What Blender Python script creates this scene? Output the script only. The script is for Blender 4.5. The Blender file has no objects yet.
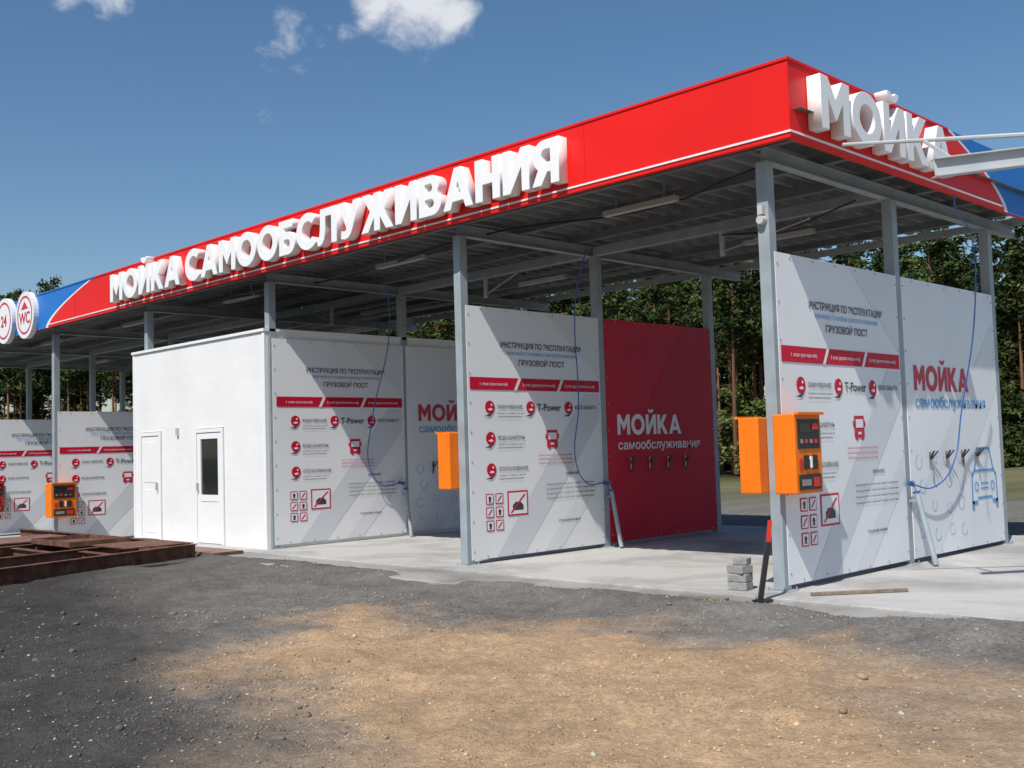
import bpy, math, random
import numpy as np
from mathutils import Vector, Matrix

random.seed(4); rng = np.random.default_rng(4)
C = bpy.context; D = bpy.data
SC = C.scene
SC.view_settings.view_transform = 'Standard'
SC.view_settings.look = 'None'
SC.view_settings.exposure = 0

# ------------------------------------------------------------------ camera
CAMH = 1.6
FPX = 1068.0
p = math.atan(65/FPX); th = 0.030
Fh = Vector((-.7096, .7046, 0)).normalized()
R0 = Vector((Fh.y, -Fh.x, 0))
Fw = Fh*math.cos(p) + Vector((0, 0, math.sin(p)))
U0 = R0.cross(Fw)
Rr = R0*math.cos(th) - U0*math.sin(th)
Uu = R0*math.sin(th) + U0*math.cos(th)
cam_d = D.cameras.new('camera'); cam = D.objects.new('camera', cam_d)
SC.collection.objects.link(cam)
m = Matrix((Rr, Uu, -Fw)).transposed().to_4x4()
m.translation = Vector((0, 0, CAMH))
cam.matrix_world = m
cam_d.sensor_width = 36; cam_d.lens = FPX/1024*36
cam_d.clip_end = 5000; cam_d.clip_start = .05
SC.camera = cam

def pixdir(px, py):
    return (Rr*(px-512) - Uu*(py-384) + Fw*FPX).normalized()

# ------------------------------------------------------------------ materials
def nodes_of(mat):
    mat.use_nodes = True
    return mat.node_tree.nodes, mat.node_tree.links, mat.node_tree.nodes['Principled BSDF']

def M(name, col, rough=.5, var=.12, scale=3.0, metal=0, bump=0, bscale=60, spec=None, detail=3):
    mat = D.materials.new(name)
    n, l, b = nodes_of(mat)
    b.inputs['Roughness'].default_value = rough
    b.inputs['Metallic'].default_value = metal
    if spec is not None: b.inputs['Specular IOR Level'].default_value = spec
    tc = n.new('ShaderNodeTexCoord')
    nz = n.new('ShaderNodeTexNoise'); nz.inputs['Scale'].default_value = scale; nz.inputs['Detail'].default_value = detail
    l.new(tc.outputs['Object'], nz.inputs['Vector'])
    r = n.new('ShaderNodeValToRGB')
    r.color_ramp.elements[0].position = .3; r.color_ramp.elements[1].position = .7
    r.color_ramp.elements[0].color = tuple(c*(1-var) for c in col)+(1,)
    r.color_ramp.elements[1].color = tuple(min(1, c*(1+var)) for c in col)+(1,)
    l.new(nz.outputs['Fac'], r.inputs['Fac'])
    l.new(r.outputs['Color'], b.inputs['Base Color'])
    if bump:
        n2 = n.new('ShaderNodeTexNoise'); n2.inputs['Scale'].default_value = bscale; n2.inputs['Detail'].default_value = 3
        l.new(tc.outputs['Object'], n2.inputs['Vector'])
        bp = n.new('ShaderNodeBump'); bp.inputs['Strength'].default_value = bump; bp.inputs['Distance'].default_value = .02
        l.new(n2.outputs['Fac'], bp.inputs['Height']); l.new(bp.outputs['Normal'], b.inputs['Normal'])
    return mat

red_f = M('fascia_red', (.76, .014, .010), .45, .06, .7, spec=.25)
blue_f = M('fascia_blue', (.02, .17, .54), .45, .05, .7, spec=.25)
white_f = M('white_trim', (.8, .8, .8), .4, .03)
letter_w = M('letter_white', (.84, .84, .84), .4, .02)
panel_w = M('panel_print_white', (.80, .81, .83), .35, .03, 1.0, spec=.35)
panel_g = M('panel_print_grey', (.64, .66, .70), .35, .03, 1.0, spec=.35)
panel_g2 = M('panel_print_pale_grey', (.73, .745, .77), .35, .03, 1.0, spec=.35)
panel_r = M('panel_print_red', (.58, .008, .040), .4, .05, 1.0, spec=.2)
panel_r2 = M('panel_print_dark_red', (.52, .007, .036), .4, .05, 1.0, spec=.2)
ink = M('ink_dark', (.04, .045, .06), .5, .05)
ink_r = M('ink_red', (.58, .010, .05), .4, .05)
ink_b = M('ink_blue', (.10, .36, .68), .4, .05)
ink_w = M('ink_white', (.8, .8, .8), .4, .02)
steel = M('painted_grey_steel', (.30, .345, .375), .45, .12, 4, bump=.03)
purl = M('purlin_steel', (.15, .16, .17), .5, .2, 2)
steel_l = M('light_grey_steel', (.46, .49, .51), .45, .08, 3)
galv = M('galvanised_roof_sheet', (.20, .205, .21), .4, .35, 1.2, metal=.3)
dark = M('black_plastic', (.02, .02, .022), .4, .1)
orange = M('orange_enamel', (.86, .19, .008), .4, .08, 3, spec=.3)
red_box = M('red_enamel', (.6, .03, .02), .35, .06)
glass = M('dark_window_glass', (.015, .018, .02), .05, .1)
pvc = M('white_pvc', (.82, .82, .82), .3, .02)
grey_pvc = M('grey_gasket', (.35, .36, .37), .5, .05)  # plain grey for door edge strips and panel bolts
blue_h = M('blue_hose', (.02, .10, .35), .4, .1)
chrome = M('stainless', (.5, .5, .5), .3, .1, metal=.8)
lampm = M('lamp_housing', (.5, .5, .5), .4, .05)
block_m = M('grey_block', (.27, .27, .26), .9, .2, 20, bump=.4)
wood = M('weathered_wood', (.20, .16, .12), .8, .3, 12, bump=.3)

def brickwall():
    mat = D.materials.new('white_painted_masonry'); n, l, b = nodes_of(mat)
    tc = n.new('ShaderNodeTexCoord'); sp = n.new('ShaderNodeSeparateXYZ'); l.new(tc.outputs['Object'], sp.inputs['Vector'])
    ad = n.new('ShaderNodeMath'); ad.operation = 'ADD'; l.new(sp.outputs['X'], ad.inputs[0]); l.new(sp.outputs['Y'], ad.inputs[1])
    cb = n.new('ShaderNodeCombineXYZ'); l.new(ad.outputs['Value'], cb.inputs['X']); l.new(sp.outputs['Z'], cb.inputs['Y'])
    br = n.new('ShaderNodeTexBrick'); br.inputs['Scale'].default_value = 1.0; br.inputs['Brick Width'].default_value = .40; br.inputs['Row Height'].default_value = .20
    br.inputs['Mortar Size'].default_value = .006; br.inputs['Mortar Smooth'].default_value = .4
    br.inputs['Color1'].default_value = (.82, .82, .81, 1); br.inputs['Color2'].default_value = (.80, .80, .795, 1); br.inputs['Mortar'].default_value = (.76, .76, .75, 1)
    nz = n.new('ShaderNodeTexNoise'); nz.inputs['Scale'].default_value = .9; nz.inputs['Detail'].default_value = 5
    l.new(tc.outputs['Object'], nz.inputs['Vector'])
    rr = n.new('ShaderNodeMapRange'); rr.inputs['From Min'].default_value = .3; rr.inputs['From Max'].default_value = .6; rr.inputs['To Min'].default_value = .93; rr.inputs['To Max'].default_value = 1
    l.new(nz.outputs['Fac'], rr.inputs['Value'])
    sc = n.new('ShaderNodeVectorMath'); sc.operation = 'SCALE'; l.new(br.outputs['Color'], sc.inputs[0]); l.new(rr.outputs['Result'], sc.inputs['Scale'])
    l.new(cb.outputs['Vector'], br.inputs['Vector']); l.new(sc.outputs['Vector'], b.inputs['Base Color'])
    bp = n.new('ShaderNodeBump'); bp.invert = True; bp.inputs['Strength'].default_value = .12; bp.inputs['Distance'].default_value = .005
    l.new(br.outputs['Fac'], bp.inputs['Height']); l.new(bp.outputs['Normal'], b.inputs['Normal'])
    b.inputs['Roughness'].default_value = .6
    return mat
white_wall = brickwall()

def rust_mat():
    mat = D.materials.new('rusty_steel'); n, l, b = nodes_of(mat)
    tc = n.new('ShaderNodeTexCoord'); nz = n.new('ShaderNodeTexNoise')
    nz.inputs['Scale'].default_value = 5; nz.inputs['Detail'].default_value = 8; nz.inputs['Roughness'].default_value = .7
    l.new(tc.outputs['Object'], nz.inputs['Vector'])
    r = n.new('ShaderNodeValToRGB'); e = r.color_ramp.elements
    e[0].position = .3; e[0].color = (.04, .022, .018, 1); e[1].position = .72; e[1].color = (.26, .125, .065, 1)
    x = e.new(.5); x.color = (.13, .055, .034, 1)
    l.new(nz.outputs['Fac'], r.inputs['Fac']); l.new(r.outputs['Color'], b.inputs['Base Color'])
    b.inputs['Roughness'].default_value = .85
    return mat
rust = rust_mat()
primer = M('brown_primer_plate', (.19, .105, .08), .6, .35, 3, bump=.1)
soil = M('dark_soil', (.06, .052, .045), .95, .4, 4, bump=.6, bscale=12)

def concrete_mat(name, base, dirt):
    mat = D.materials.new(name); n, l, b = nodes_of(mat)
    tc = n.new('ShaderNodeTexCoord')
    a = n.new('ShaderNodeTexNoise'); a.inputs['Scale'].default_value = .6; a.inputs['Detail'].default_value = 7; a.inputs['Roughness'].default_value = .65; a.inputs['Distortion'].default_value = .5
    c = n.new('ShaderNodeTexNoise'); c.inputs['Scale'].default_value = 40; c.inputs['Detail'].default_value = 5; c.inputs['Roughness'].default_value = .75
    for q in (a, c): l.new(tc.outputs['Object'], q.inputs['Vector'])
    r = n.new('ShaderNodeValToRGB'); e = r.color_ramp.elements
    e[0].position = .36; e[0].color = dirt+(1,); e[1].position = .56; e[1].color = base+(1,)
    l.new(a.outputs['Fac'], r.inputs['Fac'])
    r2 = n.new('ShaderNodeValToRGB'); e = r2.color_ramp.elements
    e[0].position = .35; e[0].color = (.72, .72, .72, 1); e[1].position = .6; e[1].color = (1, 1, 1, 1)
    l.new(c.outputs['Fac'], r2.inputs['Fac'])
    mx = n.new('ShaderNodeMix'); mx.data_type = 'RGBA'; mx.blend_type = 'MULTIPLY'; mx.inputs['Factor'].default_value = .8
    l.new(r.outputs['Color'], mx.inputs['A']); l.new(r2.outputs['Color'], mx.inputs['B'])
    l.new(mx.outputs['Result'], b.inputs['Base Color'])
    b.inputs['Roughness'].default_value = .85
    bp = n.new('ShaderNodeBump'); bp.inputs['Strength'].default_value = .25; bp.inputs['Distance'].default_value = .01
    l.new(c.outputs['Fac'], bp.inputs['Height']); l.new(bp.outputs['Normal'], b.inputs['Normal'])
    return mat
conc = concrete_mat('concrete_slab', (.50, .49, .465), (.31, .305, .29))
conc_d = concrete_mat('concrete_edge', (.36, .355, .34), (.23, .22, .2))

# ------------------------------------------------------------------ mesh helpers
def empty(name, loc=(0, 0, 0)):
    o = D.objects.new(name, None); SC.collection.objects.link(o); o.location = loc
    o.empty_display_size = .3
    return o

class MB:
    def __init__(s): s.v = []; s.f = []; s.mi = []; s.mats = []
    def mat(s, m):
        if m not in s.mats: s.mats.append(m)
        return s.mats.index(m)
    def poly(s, pts, m):
        i = len(s.v); s.v += [tuple(q) for q in pts]; s.f.append(tuple(range(i, i+len(pts)))); s.mi.append(s.mat(m))
    def box(s, x0, x1, y0, y1, z0, z1, m, M4=None):
        i = len(s.v)
        vs = [(x0,y0,z0),(x1,y0,z0),(x1,y1,z0),(x0,y1,z0),(x0,y0,z1),(x1,y0,z1),(x1,y1,z1),(x0,y1,z1)]
        if M4 is not None: vs = [tuple(M4 @ Vector(q)) for q in vs]
        s.v += vs
        for f in ((0,3,2,1),(4,5,6,7),(0,1,5,4),(1,2,6,5),(2,3,7,6),(3,0,4,7)):
            s.f.append(tuple(i+k for k in f)); s.mi.append(s.mat(m))
    def cyl(s, a, b, r0, r1, m, n=12):
        a = Vector(a); b = Vector(b); d = (b-a).normalized()
        u = d.orthogonal().normalized(); w = d.cross(u); i = len(s.v); k = s.mat(m)
        for (c, r) in ((a, r0), (b, r1)):
            for j in range(n):
                t = 2*math.pi*j/n; s.v.append(tuple(c+u*math.cos(t)*r+w*math.sin(t)*r))
        for j in range(n):
            s.f.append((i+j, i+(j+1)%n, i+n+(j+1)%n, i+n+j)); s.mi.append(k)
        s.f.append(tuple(i+n-1-j for j in range(n))); s.mi.append(k)
        s.f.append(tuple(i+n+j for j in range(n))); s.mi.append(k)
    def beam(s, a, b, w, h, m):
        a = Vector(a); b = Vector(b); d = (b-a); L = d.length; d.normalize()
        side = d.cross(Vector((0, 0, 1))).normalized(); up = side.cross(d)
        Mx = Matrix((d, side, up)).transposed().to_4x4(); Mx.translation = a
        s.box(0, L, -w/2, w/2, -h/2, h/2, m, Mx)
    def obj(s, name, parent=None, bevel=0, smooth=False):
        me = D.meshes.new(name); me.from_pydata(s.v, [], s.f)
        for q in s.mats: me.materials.append(q)
        me.polygons.foreach_set('material_index', s.mi)
        if smooth: me.polygons.foreach_set('use_smooth', [True]*len(s.f))
        me.update(); o = D.objects.new(name, me); SC.collection.objects.link(o)
        if bevel:
            bv = o.modifiers.new('bevel', 'BEVEL'); bv.width = bevel; bv.segments = 2; bv.limit_method = 'ANGLE'
        if parent: o.parent = parent
        return o

ORI = {'+X': Matrix(((0,0,1),(1,0,0),(0,1,0))), '-Y': Matrix(((1,0,0),(0,0,-1),(0,1,0))), '-X': Matrix(((0,0,-1),(-1,0,0),(0,1,0)))}
def text(s, plane, pos, cap, mat, parent, width=None, ext=0, off=0.0, align='LEFT', name='print_text', spacing=1):
    cu = D.curves.new(name, 'FONT'); cu.body = s; cu.size = cap/.73; cu.extrude = ext; cu.offset = off*cap
    cu.align_x = align; cu.space_character = spacing
    cu.resolution_u = 3
    cu.materials.append(mat)
    o = D.objects.new(name, cu); SC.collection.objects.link(o)
    sx = 1
    if width:
        C.view_layer.update(); sx = width/max(o.dimensions.x, 1e-4)
    mm = ORI[plane].to_4x4() @ Matrix.Diagonal((sx, 1, 1, 1)); mm.translation = Vector(pos)
    o.matrix_world = mm
    o.parent = parent
    return o

# -------- hand drawn geometric bold Cyrillic capitals (unit cap height)
def arc(cx, cy, rx, ry, a0, a1, n=10):
    return [(cx+rx*math.cos(math.radians(a0+(a1-a0)*i/n)), cy+ry*math.sin(math.radians(a0+(a1-a0)*i/n))) for i in range(n+1)]
II = [(0,0),(0,1),(.23,1),(.23,.40),(.60,1),(.84,1),(.84,0),(.61,0),(.61,.60),(.24,0)]
GL = {
 'М': (.98, [[(0,0),(0,1),(.24,1),(.49,.60),(.74,1),(.98,1),(.98,0),(.745,0),(.745,.60),(.505,.22),(.475,.22),(.235,.60),(.235,0)]]),
 'О': (1.08, [arc(.54,.5,.54,.525,0,354,30), arc(.54,.5,.29,.295,0,348,24)]),
 'И': (.84, [II]),
 'Й': (.84, [II, arc(.42,1.27,.23,.19,180,360,10)+arc(.42,1.27,.09,.06,0,-180,6)]),
 'К': (.88, [[(0,0),(0,1),(.24,1),(.24,.61),(.55,1),(.84,1),(.48,.54),(.88,0),(.59,0),(.32,.37),(.24,.28),(.24,0)]]),
 'А': (1.04, [[(0,0),(.41,1.0),(.63,1.0),(1.04,0),(.79,0),(.715,.19),(.325,.19),(.25,0)], [(.405,.385),(.635,.385),(.52,.68)]]),
 'С': (.93, [arc(.54,.5,.54,.525,44,316,26)+arc(.54,.5,.29,.295,-42,-318,22)]),
 'Б': (.80, [[(0,0),(0,1),(.70,1),(.70,.79),(.24,.79),(.24,.65)]+arc(.46,.325,.34,.325,90,-90,14), [(.24,.20),(.24,.45)]+arc(.44,.325,.115,.125,90,-90,8)]),
 'Л': (.90, [[(.15,1),(.90,1),(.90,0),(.66,0),(.66,.79),(.38,.79),(.36,.42),(.31,.16),(.22,.03),(.10,-.015),(0,0),(0,.20),(.06,.21),(.10,.28),(.13,.50)]]),
 'У': (.92, [[(0,1),(.26,1),(.48,.53),(.67,1),(.92,1),(.62,.26),(.53,.10),(.42,.01),(.28,-.02),(.10,.02),(.13,.22),(.24,.19),(.32,.22),(.355,.28)]]),
 'Ж': (1.32, [[(0,0),(.38,.54),(.04,1),(.32,1),(.54,.68),(.54,1),(.78,1),(.78,.68),(1.0,1),(1.28,1),(.94,.54),(1.32,0),(1.03,0),(.78,.38),(.78,0),(.54,0),(.54,.38),(.29,0)]]),
 'В': (.82, [[(0,0),(0,1)]+arc(.47,.745,.28,.255,90,-32,10)+arc(.50,.28,.32,.28,55,-90,12), [(.23,.60),(.23,.81)]+arc(.44,.705,.085,.105,90,-90,6), [(.23,.19),(.23,.42)]+arc(.46,.305,.115,.115,90,-90,6)]),
 'Н': (.82, [[(0,0),(0,1),(.24,1),(.24,.61),(.58,.61),(.58,1),(.82,1),(.82,0),(.58,0),(.58,.40),(.24,.40),(.24,0)]]),
 'Я': (.80, [[(.80,0),(.80,1)]+arc(.38,.65,.35,.35,90,236,14)+[(0,0),(.27,0),(.45,.28),(.56,.28),(.56,0)], [(.56,.49),(.56,.80)]+arc(.40,.645,.13,.155,90,270,8)]),
}
def letters(word, plane, pos, cap, mat, parent, width=None, ext=0, name='sign_lettering', gap=.10):
    cu = D.curves.new(name, 'CURVE'); cu.dimensions = '2D'; cu.fill_mode = 'BOTH'; cu.extrude = ext
    if ext: cu.bevel_depth = .006; cu.bevel_resolution = 1
    x = 0
    tot = sum(GL[c][0]+gap for c in word)-gap
    sx = (width/(tot*cap)) if width else 1
    for c in word:
        w_, sp_ = GL[c]
        for q in sp_:
            s = cu.splines.new('POLY'); s.points.add(len(q)-1); s.use_cyclic_u = True
            for P_, (a, b) in zip(s.points, q): P_.co = ((x+a)*cap*sx, b*cap, 0, 1)
        x += w_+gap
    cu.materials.append(mat)
    o = D.objects.new(name, cu); SC.collection.objects.link(o)
    mm = ORI[plane].to_4x4(); mm.translation = Vector(pos); o.matrix_world = mm; o.parent = parent
    return o

def hose(name, pts, r, mat, parent=None):
    cu = D.curves.new(name, 'CURVE'); cu.dimensions = '3D'; cu.bevel_depth = r; cu.bevel_resolution = 2; cu.resolution_u = 10
    sp = cu.splines.new('BEZIER'); sp.bezier_points.add(len(pts)-1)
    for q, bpnt in zip(pts, sp.bezier_points):
        bpnt.co = q; bpnt.handle_left_type = bpnt.handle_right_type = 'AUTO'
    cu.materials.append(mat)
    o = D.objects.new(name, cu); SC.collection.objects.link(o)
    if parent: o.parent = parent
    return o

# ------------------------------------------------------------------ canopy
XR, XL = -5.6, -37.0
YF, YB = 9.7, 17.2
ZB, ZT = 4.72, 5.55
LZ = -.32           # floor level of the car bays beyond the service building
PX = [-6.2, -11.2, -16.2, -20.8, -25.6, -30.4, -35.2]
can = empty('car_wash_canopy')

fb = MB()
NR = 14
def fx(t): return -24.9 + 2.5*t**1.6
def fy(t): return 15.4 - 1.8*t**1.6
zz = [ZB + (ZT-ZB)*i/NR for i in range(NR+1)]
for i in range(NR):
    t0, t1 = i/NR, (i+1)/NR; z0, z1 = zz[i], zz[i+1]
    a0, a1 = fx(t0), fx(t1)
    fb.poly([(a0,YF,z0),(XR,YF,z0),(XR,YF,z1),(a1,YF,z1)], red_f)
    fb.poly([(a0-.14,YF,z0),(a0,YF,z0),(a1,YF,z1),(a1-.14,YF,z1)], white_f)
    fb.poly([(XL,YF,z0),(a0-.14,YF,z0),(a1-.14,YF,z1),(XL,YF,z1)], blue_f)
    b0, b1 = fy(t0), fy(t1)
    fb.poly([(XR,YF,z0),(XR,b0,z0),(XR,b1,z1),(XR,YF,z1)], red_f)
    fb.poly([(XR,b0,z0),(XR,b0+.12,z0),(XR,b1+.12,z1),(XR,b1,z1)], white_f)
    fb.poly([(XR,b0+.12,z0),(XR,YB,z0),(XR,YB,z1),(XR,b1+.12,z1)], blue_f)
t = .07
fb.poly([(XL,YF+t,ZB),(XL,YF+t,ZT),(XR-t,YF+t,ZT),(XR-t,YF+t,ZB)], steel_l)
fb.poly([(XR-t,YF+t,ZB),(XR-t,YF+t,ZT),(XR-t,YB,ZT),(XR-t,YB,ZB)], steel_l)
for z in (ZB, ZT):
    fb.poly([(XL,YF,z),(XR,YF,z),(XR-t,YF+t,z),(XL,YF+t,z)], red_f)
    fb.poly([(XR,YF,z),(XR,YB,z),(XR-t,YB,z),(XR-t,YF+t,z)], red_f)
fb.poly([(XR,YB,ZB),(XR-t,YB,ZB),(XR-t,YB,ZT),(XR,YB,ZT)], blue_f)
fb.obj('fascia', can)
tr = MB()
tr.box(-24.9, XR+.012, YF-.012, YF-.0005, ZB+.05, ZB+.072, white_f)
tr.box(XR+.0005, XR+.012, YF+.0, 15.3, ZB+.05, ZB+.072, white_f)
tr.box(-22.3, XR+.014, YF-.014, YF-.0005, ZT-.02, ZT+.010, red_f)
tr.box(XL, -22.301, YF-.014, YF-.0005, ZT-.02, ZT+.010, blue_f)
tr.box(XR+.0005, XR+.014, YF+.0, 13.6, ZT-.02, ZT+.010, red_f)
x = -8.4
while x > -24: tr.box(x-.003, x+.003, YF-.0025, YF-.0005, ZB+.08, ZT-.025, panel_r2); x -= 3.0
tr.box(XR+.0005, XR+.0025, 12.697, 12.703, ZB+.08, ZT-.025, panel_r2)
tr.obj('fascia_trim', can)

per = .30; x = XL+.02; prof = []
while x < XR-.1:
    prof += [(x, 4.935), (x+.07, 4.935), (x+.11, 5.03), (x+.26, 5.03)]; x += per
rd = MB(); n0 = len(prof)
for (y, dz) in ((YF+.08, .0), (YB+.15, .06)):
    for (a, b) in prof: rd.v.append((a, y, b+dz))
k = rd.mat(galv)
for i in range(n0-1):
    rd.f.append((i, i+1, n0+i+1, n0+i)); rd.mi.append(k)
o = rd.obj('corrugated_roof_deck', can)
sol = o.modifiers.new('s', 'SOLIDIFY'); sol.thickness = .004

fr = MB()
for y in (10.15, 11.35, 12.55, 13.75, 14.95, 16.2):
    fr.box(XL+.1, XR-.1, y-.03, y+.03, 4.815, 4.925, purl)
    fr.box(XL+.1, XR-.1, y+.031, y+.07, 4.815, 4.822, purl)
for X in PX:
    fr.box(X-.06, X+.06, YF+.40, YB+.1, 4.655, 4.665, steel)
    fr.box(X-.06, X+.06, YF+.40, YB+.1, 4.802, 4.812, steel)
    fr.box(X-.006, X+.006, YF+.40, YB+.1, 4.666, 4.801, steel)
for a, b in zip(PX[1:], PX[:-1]):
    fr.box(a+.07, b-.07, 12.97, 13.07, 4.66, 4.80, steel)
fr.box(XL+.1, XR-.1, YB+.02, YB+.05, 4.84, 4.96, steel_l)
fr.obj('roof_frame', can)
po = MB()
def post(X, Y, w=.07, z0=0, z1=4.654):
    po.box(X-w, X+w, Y-w, Y+w, z0+.012, z1, steel)
    po.box(X-w-.06, X+w+.06, Y-w-.06, Y+w+.06, z0-.01, z0+.011, steel)
    for a in (-1, 1):
        for b in (-1, 1): po.cyl((X+a*(w+.035), Y+b*(w+.035), z0+.011), (X+a*(w+.035), Y+b*(w+.035), z0+.04), .012, .012, chrome, 6)
for X in PX:
    for Y in (10.15, 13.1, 16.2): post(X, Y, z0=LZ if X < -21.5 else 0)
po.obj('posts', can, bevel=.006)
lf = MB()
for X in PX[:-1]:
    for y in (11.0, 14.4):
        lf.box(X-3.0, X-1.8, y-.05, y+.05, 4.69, 4.76, lampm)
        lf.cyl((X-2.8, y, 4.76), (X-2.8, y, 4.95), .01, .01, steel, 6); lf.cyl((X-2.0, y, 4.76), (X-2.0, y, 4.95), .01, .01, steel, 6)
lf.obj('light_fixtures', can)
hose('conduit', [(-6.6, 10.6, 4.74), (-8.6, 11.2, 4.72), (-11, 10.7, 4.75), (-15, 11.1, 4.72), (-20, 10.8, 4.75)], .016, dark, can)
hose('conduit', [(-6.4, 12.6, 4.62), (-7.6, 12.9, 4.5), (-8.7, 13.0, 4.6)], .014, dark, can)
jl = MB(); jl.cyl((-6.2, 10.075, 4.0), (-6.2, 10.01, 4.0), .055, .045, lampm, 16); jl.box(-6.23, -6.17, 10.02, 10.075, 4.06, 4.16, lampm); jl.obj('post_lamp', can)

letters('МОЙКА', '-Y', (-21.25, YF-.085, 4.855), .555, letter_w, can, 2.95, ext=.075)
letters('САМООБСЛУЖИВАНИЯ', '-Y', (-18.08, YF-.085, 4.855), .555, letter_w, can, 9.4, ext=.075)
letters('МОЙКА', '+X', (XR+.085, 10.07, 4.855), .565, letter_w, can, 3.25, ext=.075)
for (cx, s1) in ((-26.0, 'WC'), (-27.35, '24')):
    sg = MB()
    sg.cyl((cx, YF-.12, 5.12), (cx, YF-.001, 5.12), .56, .56, white_f, 40)
    for j in range(40):
        a0, a1 = 2*math.pi*j/40, 2*math.pi*(j+1)/40
        q = lambda r, a: (cx+r*math.cos(a), YF-.123, 5.12+r*math.sin(a))
        sg.poly([q(.41, a0), q(.46, a0), q(.46, a1), q(.41, a1)], ink_r)
    sg.obj('round_sign', can)
    text(s1, '-Y', (cx, YF-.125, 4.98 if s1 == '24' else 4.92), .28, ink_r, can, off=.03, align='CENTER', name='round_sign_text')
    if s1 == 'WC':
        tt = MB(); tt.poly([(cx-.22, YF-.124, 5.26), (cx+.22, YF-.124, 5.26), (cx, YF-.124, 5.45)], ink_r); tt.obj('round_sign_roof_mark', can)

# ------------------------------------------------------------------ printed panels (facing +X)
def instr_panel(par, X, y0, W=2.8, H=3.6, zb=.06, dense=True, k=1.0):
    g = MB()
    def P(pts, m, e=.003): g.poly([(X+e, y0+a, zb+b) for a, b in pts], m)
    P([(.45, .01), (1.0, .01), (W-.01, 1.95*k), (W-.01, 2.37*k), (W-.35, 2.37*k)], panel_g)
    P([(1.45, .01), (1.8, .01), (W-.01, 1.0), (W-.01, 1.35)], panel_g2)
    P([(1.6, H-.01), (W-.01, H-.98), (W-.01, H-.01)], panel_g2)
    zb0, zb1 = 2.40*k, 2.58*k
    P([(.0, zb0), (W, zb0), (W, zb1), (.0, zb1)], panel_r, .006)
    for a in (.27, .60):
        c = W*a+.12
        P([(c, zb0), (c+.06, zb0), (c+.16, zb1), (c+.10, zb1)], ink_w, .009)
    def disc(a, b, r, m, e=.006, n=18):
        P([(a+r*math.cos(2*math.pi*i/n), b+r*math.sin(2*math.pi*i/n)) for i in range(n)], m, e)
    for (a, b) in ((.38, 2.15), (1.22, 2.15), (2.06, 2.15), (.38, 1.70), (.38, 1.25)):
        b *= k
        disc(a, b, .095, panel_r)
        P([(a-.05, b-.03), (a-.01, b-.05), (a+.05, b-.04), (a+.04, b-.02), (a+.01, b-.01)], ink_w, .008)
        disc(a+.03, b+.035, .018, ink_w, .008, 10)
        P([(a-.13, b-.13), (a+.00, b-.135), (a+.08, b-.06), (a+.0, b-.10)], ink, .0075)
    bx, bz = 1.55, 1.55*k
    P([(bx, bz), (bx+.24, bz), (bx+.24, bz+.26), (bx, bz+.26)], ink_r, .006)
    P([(bx+.03, bz+.12), (bx+.21, bz+.12), (bx+.21, bz+.22), (bx+.03, bz+.22)], ink_w, .009)
    P([(bx+.08, bz+.04), (bx+.16, bz+.04), (bx+.16, bz+.07), (bx+.08, bz+.07)], ink_w, .009)
    P([(bx-.03, bz+.13), (bx-.005, bz+.13), (bx-.005, bz+.2), (bx-.03, bz+.2)], ink_r, .006)
    P([(bx+.245, bz+.13), (bx+.27, bz+.13), (bx+.27, bz+.2), (bx+.245, bz+.2)], ink_r, .006)
    disc(bx+.05, bz, .03, ink_r, .007, 10); disc(bx+.19, bz, .03, ink_r, .007, 10)
    for i in range(2):
        for j in range(3):
            a, b = .25+i*.19, .38+j*.19
            P([(a, b), (a+.15, b), (a+.15, b+.15), (a, b+.15)], ink_r, .006)
            P([(a+.015, b+.015), (a+.135, b+.015), (a+.135, b+.135), (a+.015, b+.135)], panel_w, .008)
            if (i+j) % 2: P([(a+.03, b+.04), (a+.05, b+.03), (a+.12, b+.11), (a+.10, b+.12)], ink_r, .010)
            else: disc(a+.075, b+.085, .03, ink, .0095, 8); P([(a+.05, b+.03), (a+.10, b+.03), (a+.09, b+.07), (a+.06, b+.07)], ink, .0093)
    a, b = .68, .57
    P([(a, b), (a+.42, b), (a+.42, b+.36), (a, b+.36)], ink_r, .006)
    P([(a+.025, b+.025), (a+.395, b+.025), (a+.395, b+.335), (a+.025, b+.335)], panel_w, .008)
    P([(a+.05, b+.05), (a+.08, b+.04), (a+.37, b+.30), (a+.34, b+.31)], ink_r, .010)
    P([(a+.10, b+.08), (a+.32, b+.08), (a+.32, b+.15), (a+.26, b+.20), (a+.16, b+.20), (a+.10, b+.15)], ink, .0095)
    g.obj('print_graphics', par)
    e = .008
    T = lambda s, a, b, cap, m, w=None, al='LEFT', off=.012: text(s, '+X', (X+e+.002, y0+a, zb+b), cap, m, par, width=w, off=off, align=al)
    T('ИНСТРУКЦИЯ ПО ЭКСПЛУАТАЦИИ', .62, 3.02*k, .088, ink, 1.75, off=.018)
    T('МОЕЧНОЙ УСТАНОВКИ САМООБСЛУЖИВАНИЯ', .75, 2.92*k, .05, ink_b, 1.5)
    T('ГРУЗОВОЙ ПОСТ', .98, 2.77*k, .085, ink, 1.0, off=.018)
    for i, c in enumerate(('1 этап (основной)', '2 этап (дополнительный)', '3 этап (дополнительный)')):
        T(c, (.18, 1.06, 1.98)[i], 2.465*k, .042, ink_w, (.55, .70, .70)[i])
    T('ЗАМАЧИВАНИЕ', .52, 2.13*k, .055, ink, .52); T('T-Power', 1.36, 2.10*k, .11, ink, .52, off=.02); T('ВОСК-ЗАЩИТА', 2.2, 2.13*k, .055, ink, .5)
    T('ВОДА-ШАМПУНЬ', .52, 1.68*k, .055, ink, .55); T('ОПОЛАСКИВАНИЕ', .52, 1.23*k, .055, ink, .6)
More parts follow.
